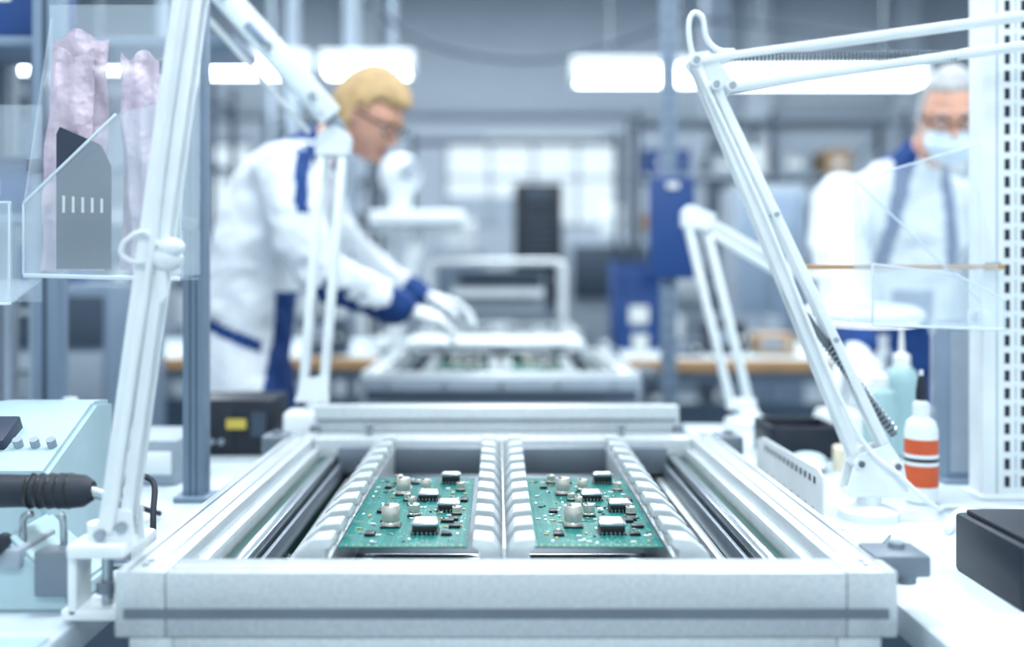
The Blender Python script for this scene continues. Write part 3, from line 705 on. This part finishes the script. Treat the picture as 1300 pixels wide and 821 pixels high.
def sst(a,b,x):
    x=max(0,min(1,(x-a)/(b-a))); return x*x*(3-2*x)
def g(x,s): return math.exp(-(x/s)**2)
def head(parent,pos,yaw,pitch,hairmat,style,mask=False,roll=0,scale=1,fem=False):
    M=Matrix.Translation(pos)@Euler((0,0,yaw)).to_matrix().to_4x4()@Euler((roll,pitch,0)).to_matrix().to_4x4()@Matrix.Scale(scale,4)
    def fin(t,name,mats):
        bmesh.ops.transform(t,matrix=M,verts=t.verts)
        me=bpy.data.meshes.new(name); t.to_mesh(me); t.free()
        for q in mats: me.materials.append(q)
        ob=bpy.data.objects.new(name,me); S.collection.objects.link(ob); ob.parent=parent
        for p in me.polygons: p.use_smooth=True
        return ob
    t=bmesh.new(); bmesh.ops.create_icosphere(t,subdivisions=6,radius=1)
    jaw=.46 if fem else .34
    for v in t.verts:
        d=v.co.copy(); x=.096*d.x; y=.074*d.y; z=.118*d.z
        lo=max(0,-d.z)
        y*=1-jaw*lo**1.4
        if d.x<0: x*=1-.35*lo
        else: x*=1-.05*lo
        if d.x>0:
            f=sst(.1,.5,d.x)
            x=x*(1-f)+f*(.096*math.sqrt(max(0,1-(abs(d.y)**2.6)))*(1-.16*lo*lo) if d.z<.3 else x)
            x-=f*.012*g(d.z+.05,.5)*abs(d.y)
            x+=f*.020*g(y,.010)*g(z+.028,.012)+f*.012*g(y,.009)*g(z+.010,.020)
            x-=f*.010*g(abs(y)-.031,.015)*g(z-.004,.013)
            x+=f*(.002 if fem else .005)*g(abs(y)-.03,.02)*g(z-.026,.008)
            x+=f*.006*g(y,.018)*(g(z+.058,.006)+g(z+.070,.006))-f*.003*g(y,.020)*g(z+.064,.003)
            x+=f*.008*g(y,.018)*g(z+.096,.016)+f*.004*g(abs(y)-.04,.018)*g(z+.035,.02)
        v.co=(x,y,z)
    for f in t.faces:
        c=f.calc_center_median(); f.material_index=1 if (c.x>.07 and abs(c.y)<.020 and abs(c.z+.064)<.008) else 0
    fin(t,'head',[SKIN,LIP])
    t=bmesh.new()
    for s in(-1,1):
        r=bmesh.ops.create_uvsphere(t,u_segments=16,v_segments=12,radius=1)
        for v in r['verts']:
            c=v.co; rr=math.sqrt(c.x**2+c.z**2)
            v.co=Vector((-.004+.018*c.x,s*(.073+.010*c.y-.005*(1-rr)*(1 if c.y*s>0 else 0)+.006*(-c.x)),-.008+.030*c.z*(1 if c.z>0 else .85)))
    fin(t,'ears',[SKIN])
    t=bmesh.new()
    for s in(-1,1):
        r=bmesh.ops.create_uvsphere(t,u_segments=16,v_segments=12,radius=.0125,matrix=Matrix.Translation((.079,s*.031,.004)))
        fs={f for v in r['verts'] for f in v.link_faces}
        for f in fs:
            c=f.calc_center_median(); f.material_index=1 if math.hypot(c.y-s*.031,c.z-.002)<.0055 and c.x>.079 else (2 if c.z>.007 else 0)
    fin(t,'eyes',[EYEW,EYED,SKIN])
    t=bmesh.new()
    for s in(-1,1):
        sweep(t,[((.094,s*.014,.026),.003,.002),((.094,s*.03,.030),.0035,.002),((.084,s*.048,.024),.002,.002)],(0,0,1),seg=8)
    fin(t,'eyebrows',[hairmat])
    t=bmesh.new(); bmesh.ops.create_icosphere(t,subdivisions=6,radius=1)
    for v in t.verts:
        d=v.co.copy()
        ang=math.atan2(d.y,d.x)
        st=.012*math.sin(ang*23+d.z*7)*.35+.006*math.sin(ang*9+d.z*4)
        if style=='bob':
            # swept fringe over the forehead, hair tucked behind the ears, gathered at the nape
            front=max(sst(.34,.56,d.x)*sst(.52,.36,d.z), sst(.02,.22,d.x)*sst(.16,-.02,d.z))
            low=sst(-.50,-.75,d.z)
            r=1.0+st*2.0
            x=.116*d.x-.012; y=.088*d.y; z=.130*d.z+.014
            if d.x>0 and d.z>0: x+=.012*g(d.z-.62,.25)
            k=1-.42*front-.34*low
        else:
            front=sst(.15,.45,d.x)*sst(.68,.5,d.z); side=sst(-.05,-.25,d.z)*sst(-.55,-.3,d.x); low=sst(-.30,-.5,d.z)
            r=1.0+st
            x=.107*d.x-.008; y=.083*d.y; z=.128*d.z+.008
            k=1-.4*max(front,side)-.35*low
        v.co=Vector((x,y,z))*k*r
    if style=='bob':
        t2=[((-.085,0,-.015),.030,.030),((-.112,0,-.035),.036,.034),((-.125,0,-.065),.028,.026),((-.128,0,-.092),.014,.014)]
        sweep(t,t2,(0,1,0),n=5,seg=20)
    fin(t,'hair',[hairmat])
    h=B('glasses')
    for s in(-1,1):
        ring=[(.106-.012*abs(math.cos(a))*(1 if math.cos(a)>0 else 0),s*(.033+.025*math.cos(a)),.002+.017*math.sin(a)) for a in [2*PI*k/20 for k in range(21)]]
        h.tube(ring,.0024,BLACK2,seg=6,smooth=False)
        h.bar((.094,s*.058,.008),(.0,s*.082,.006),.006,.004,BLACK2)
    h.tube([(.107,-.009,.004),(.110,0,.007),(.107,.009,.004)],.002,BLACK2,seg=6)
    bmesh.ops.transform(h.bm,matrix=M,verts=h.bm.verts)
    h.done(parent)
    if mask:
        t=bmesh.new(); bmesh.ops.create_uvsphere(t,u_segments=48,v_segments=36,radius=1)
        for v in t.verts:
            d=v.co; pl=.003*math.sin(d.z*16) if d.x>0 else 0
            v.co=Vector((.048+.072*d.x*(1-.12*abs(d.z))+pl,.070*d.y*(1-.2*max(0,-d.z)),-.060+.064*d.z))
        for s in(-1,1):
            sweep(t,[((.05,s*.068,-.035),.002,.002),((.0,s*.082,.0),.002,.002),((-.01,s*.084,.01),.002,.002)],(0,0,1),seg=6)
        fin(t,'face_mask',[MASK])
    return M

def hand(parent,name,wrist,fwd,up,thumb,curl=18):
    f=Vector(fwd).normalized(); u=Vector(up); u=(u-f*u.dot(f)).normalized(); s=f.cross(u)*thumb
    w=Vector(wrist); t=bmesh.new()
    q=lambda a,b,c: w+f*a+s*b+u*c
    sweep(t,[(q(-.05,0,0),.030,.024),(q(0,0,0),.031,.022),(q(.04,.003,0),.042,.019),(q(.085,0,0),.044,.014)],s,seg=20)
    for (b,l,r,st,sp) in ((.031,.074,.0105,.086,.10),(.010,.083,.0108,.092,.02),(-.012,.077,.0103,.090,-.06),(-.032,.060,.0092,.080,-.14)):
        a=math.radians(8); p=q(st-.015,b,0); pts=[(p,r*1.1,r*1.1)]
        d0=(f+s*sp).normalized(); p=q(st,b,0); pts.append((p,r*1.05,r*1.05))
        for k,fr in enumerate((.45,.30,.25)):
            a+=math.radians(curl*(1+.15*k)); d=d0*math.cos(a)-u*math.sin(a); p=p+d*l*fr; rr=r*(1-.1*(k+1)); pts.append((p,rr,rr))
        sweep(t,pts,s,n=3,seg=12)
    p=q(.020,.024,-.004); pts=[(p,.014,.014)]
    for (dd,l,r) in ((f*.55+s*.75-u*.35,.036,.0135),(f*.85+s*.35-u*.45,.032,.0118),(f*.95+s*.05-u*.5,.026,.0098)):
        p=p+dd.normalized()*l; pts.append((p,r,r))
    sweep(t,pts,u,n=3,seg=12)
    return remeshed(name,t,[GLOVE],None,.0032,parent,2)

def segfrac(p,a,b):
    a=Vector(a);b=Vector(b);d=b-a;t=(p-a).dot(d)/d.length_squared
    return t,(p-(a+d*max(0,min(1,t)))).length

def person(name):
    e=bpy.data.objects.new(name,None); S.collection.objects.link(e); return e

# --- woman
E=person('woman_in_lab_coat'); yc=2.72
t=bmesh.new()
sweep(t,[((-.69,yc,.52),.215,.165),((-.70,yc,.70),.205,.148),((-.70,yc,.87),.19,.130),((-.69,yc,1.03),.168,.120),((-.66,yc,1.19),.178,.128),((-.612,yc,1.33),.188,.132),((-.57,yc,1.41),.165,.118),((-.53,yc,1.462),.11,.082),((-.495,yc,1.497),.066,.062)],(0,1,0),seg=32)
ws=(-.555,2.57,1.405); we=(-.468,2.50,1.175); ww=(-.262,2.66,1.058)
sweep(t,[((-.60,2.64,1.41),.07,.08),(ws,.078,.082),((-.515,2.51,1.30),.068,.074),(we,.062,.068),((-.37,2.57,1.115),.055,.058),(ww,.046,.046)],(0,1,0),seg=24)
fs=(-.545,2.87,1.405); fe=(-.44,2.99,1.205); fw=(-.235,2.99,1.085)
sweep(t,[((-.59,2.80,1.41),.07,.08),(fs,.075,.08),((-.50,2.95,1.30),.064,.07),(fe,.058,.062),((-.34,3.0,1.14),.050,.052),(fw,.043,.043)],(0,1,0),seg=24)
def wa(c,n):
    for a,b in ((we,ww),(fe,fw)):
        k,d=segfrac(c,a,b)
        if k>.76 and d<.09 : return 1
        if k>.0 and d<.085 and n.z<-.50 and c.x>-.46: return 1
    if c.z>1.30 and c.z<1.50 and c.y<2.66 and c.x>-.54 and abs(c.x+.498-(1.42-c.z)*.10)<.016 : return 1
    if c.z<1.10 and c.x>-.585-(1.12-c.z)*.10 and c.x<-.5: return 1
    if n.y<-.1 and -.80<c.x<-.62 and abs(c.z-(.992-(c.x+.70)*.42))<.017 and c.y<2.72: return 1
    if c.z>1.51: return 1
    return 0
remeshed('lab_coat',t,[WFAB,NAVY],wa,.007,E,3,.034)
t=bmesh.new()
for s in(-1,1):
    sweep(t,[((-.70,yc+s*.085,.84),.09,.10),((-.69,yc+s*.09,.62),.078,.085),((-.675,yc+s*.095,.47),.062,.066),((-.70,yc+s*.10,.28),.058,.060),((-.71,yc+s*.10,.10),.046,.05)],(0,1,0))
remeshed('trousers',t,[TROU],None,.012,E,3)
t=bmesh.new()
for s in(-1,1): sweep(t,[((-.755,yc+s*.10,.042),.036,.036),((-.70,yc+s*.10,.048),.042,.045),((-.60,yc+s*.105,.035),.044,.030),((-.53,yc+s*.105,.028),.034,.022)],(0,1,0))
remeshed('shoes',t,[WPAINT],None,.008,E,2)
t=bmesh.new(); sweep(t,[((-.52,yc,1.47),.06,.06),((-.46,yc,1.515),.050,.052),((-.40,yc,1.56),.046,.050)],(0,1,0))
remeshed('neck',t,[SKIN],None,.008,E,2)
head(E,(-.352,yc,1.585),math.radians(-26),math.radians(32),BLOND,'bob',scale=.98,fem=True)
d=Vector(ww)-Vector((-.37,2.57,1.115)); hand(E,'hand_right',Vector(ww)+d.normalized()*.03,(.85,.40,-.22),(0,-.25,1),-1)
hand(E,'hand_left',Vector(fw)+Vector((.03,0,-.012)),(.92,.05,-.25),(0,.2,1),1)

# --- man
E=person('man_in_lab_coat')
t=bmesh.new()
sweep(t,[((1.22,3.00,.52),.22,.16),((1.22,3.0,.72),.21,.15),((1.22,3.0,.88),.20,.14),((1.21,2.98,1.05),.185,.130),((1.20,2.94,1.21),.20,.135),((1.195,2.90,1.33),.205,.125),((1.20,2.86,1.40),.16,.10),((1.21,2.82,1.455),.085,.075),((1.215,2.79,1.475),.07,.065)],(1,0,0),seg=32)
ms=(1.00,2.87,1.345); m_e=(.965,2.72,1.10); mw=(.915,2.50,.965)
sweep(t,[((1.06,2.88,1.355),.08,.08),(ms,.085,.085),((.975,2.80,1.22),.075,.078),(m_e,.066,.07),((.94,2.60,1.03),.058,.058),(mw,.047,.047)],(1,0,0),seg=24)
ns=(1.40,2.87,1.345); ne=(1.46,2.72,1.12); nw=(1.27,2.50,.985)
sweep(t,[((1.34,2.88,1.355),.08,.08),(ns,.085,.085),((1.44,2.80,1.23),.075,.078),(ne,.066,.07),((1.37,2.60,1.05),.058,.058),(nw,.047,.047)],(1,0,0),seg=24)
def ma(c,n):
    for a,b in ((m_e,mw),(ne,nw)):
        k,d=segfrac(c,a,b)
        if k>.55 and d<.09: return 1
    if n.y<.1 and c.z>1.16 and abs(abs(c.x-1.205)-(.055+(1.47-c.z)*.16))<.022: return 1
    if n.y<0 and c.z<1.10 and abs(c.x-1.20)<.06: return 1
    if n.y<0 and abs(c.z-.99)<.018 and abs(abs(c.x-1.21)-.12)<.06 and c.y>2.8: return 1
    if c.z>1.475: return 1
    return 0
remeshed('lab_coat',t,[WFAB,NAVY],ma,.007,E,3,.034)
t=bmesh.new()
for s in(-1,1):
    sweep(t,[((1.22+s*.09,3.0,.86),.095,.10),((1.22+s*.095,2.99,.62),.08,.085),((1.22+s*.10,2.98,.48),.064,.068),((1.22+s*.10,3.0,.28),.06,.062),((1.22+s*.10,3.02,.10),.048,.052)],(1,0,0))
remeshed('trousers',t,[TROU],None,.012,E,3)
t=bmesh.new()
for s in(-1,1): sweep(t,[((1.22+s*.10,3.07,.044),.038,.036),((1.22+s*.10,3.01,.05),.044,.046),((1.22+s*.11,2.90,.036),.046,.030),((1.22+s*.11,2.82,.028),.036,.022)],(1,0,0))
remeshed('shoes',t,[BLACK2],None,.008,E,2)
t=bmesh.new(); sweep(t,[((1.212,2.82,1.45),.062,.06),((1.22,2.77,1.50),.056,.056),((1.225,2.72,1.55),.054,.056)],(1,0,0))
remeshed('neck',t,[SKIN],None,.008,E,2)
head(E,(1.232,2.68,1.578),math.radians(-108),math.radians(22),GREYH,'short',True)
hand(E,'hand_right',Vector(mw)+Vector((-.012,-.04,-.022)),(-.10,-.85,-.45),(0,-.45,.85),1,22)
hand(E,'hand_left',Vector(nw)+Vector((-.03,-.03,-.02)),(-.65,-.6,-.4),(-.2,-.35,.85),-1,22)

# ------------------------------------------------------------------ lights
def area(name,loc,sx,sy,power,col=(.90,.965,1),rot=(0,0,0)):
    l=bpy.data.lights.new(name,'AREA'); l.shape='RECTANGLE'; l.size=sx; l.size_y=sy; l.energy=power; l.color=col
    o=bpy.data.objects.new(name,l); o.location=loc; o.rotation_euler=rot; S.collection.objects.link(o)
for i,(x,y,z) in enumerate(((-2.2,1.2,3.6),(0,1.2,3.6),(2.2,1.2,3.6),(-2.2,4.2,4.0),(0,4.2,4.0),(2.2,4.2,4.0),(-3,8.5,4.55),(0.2,8.5,4.55),(3.4,8.5,4.55),(0,-1.4,3.4))):
    b=B('ceiling_light_fixture'); b.box(x-.65,x+.65,y-.35,y+.35,z+.01,z+.07,WPAINT,.01)
    for dx in(-.5,.5): b.cyl((x+dx,y,z+.07),(x+dx,y,RZ),.006,STEEL,seg=8)
    b.done()
    area('ceiling_lamp_light',(x,y,z),1.2,.6,(66 if y<2 else 84 if y<8 else 175))
w=bpy.data.worlds.new('World'); S.world=w; w.use_nodes=True
bg=w.node_tree.nodes['Background']; bg.inputs[0].default_value=(.76,.90,1,1); bg.inputs[1].default_value=1.25

cam=bpy.data.cameras.new('camera'); co=bpy.data.objects.new('camera',cam); S.collection.objects.link(co)
co.location=(0,0,1.154); co.rotation_euler=(math.radians(90),0,0)
cam.sensor_width=36; cam.lens=36*1250/1300; cam.shift_x=18/1300; cam.shift_y=-65.5/1300
cam.clip_start=.05
cam.dof.use_dof=True; cam.dof.focus_distance=1.27; cam.dof.aperture_fstop=1.35
S.camera=co
S.view_settings.view_transform='Standard'; S.view_settings.look='None'; S.view_settings.exposure=0
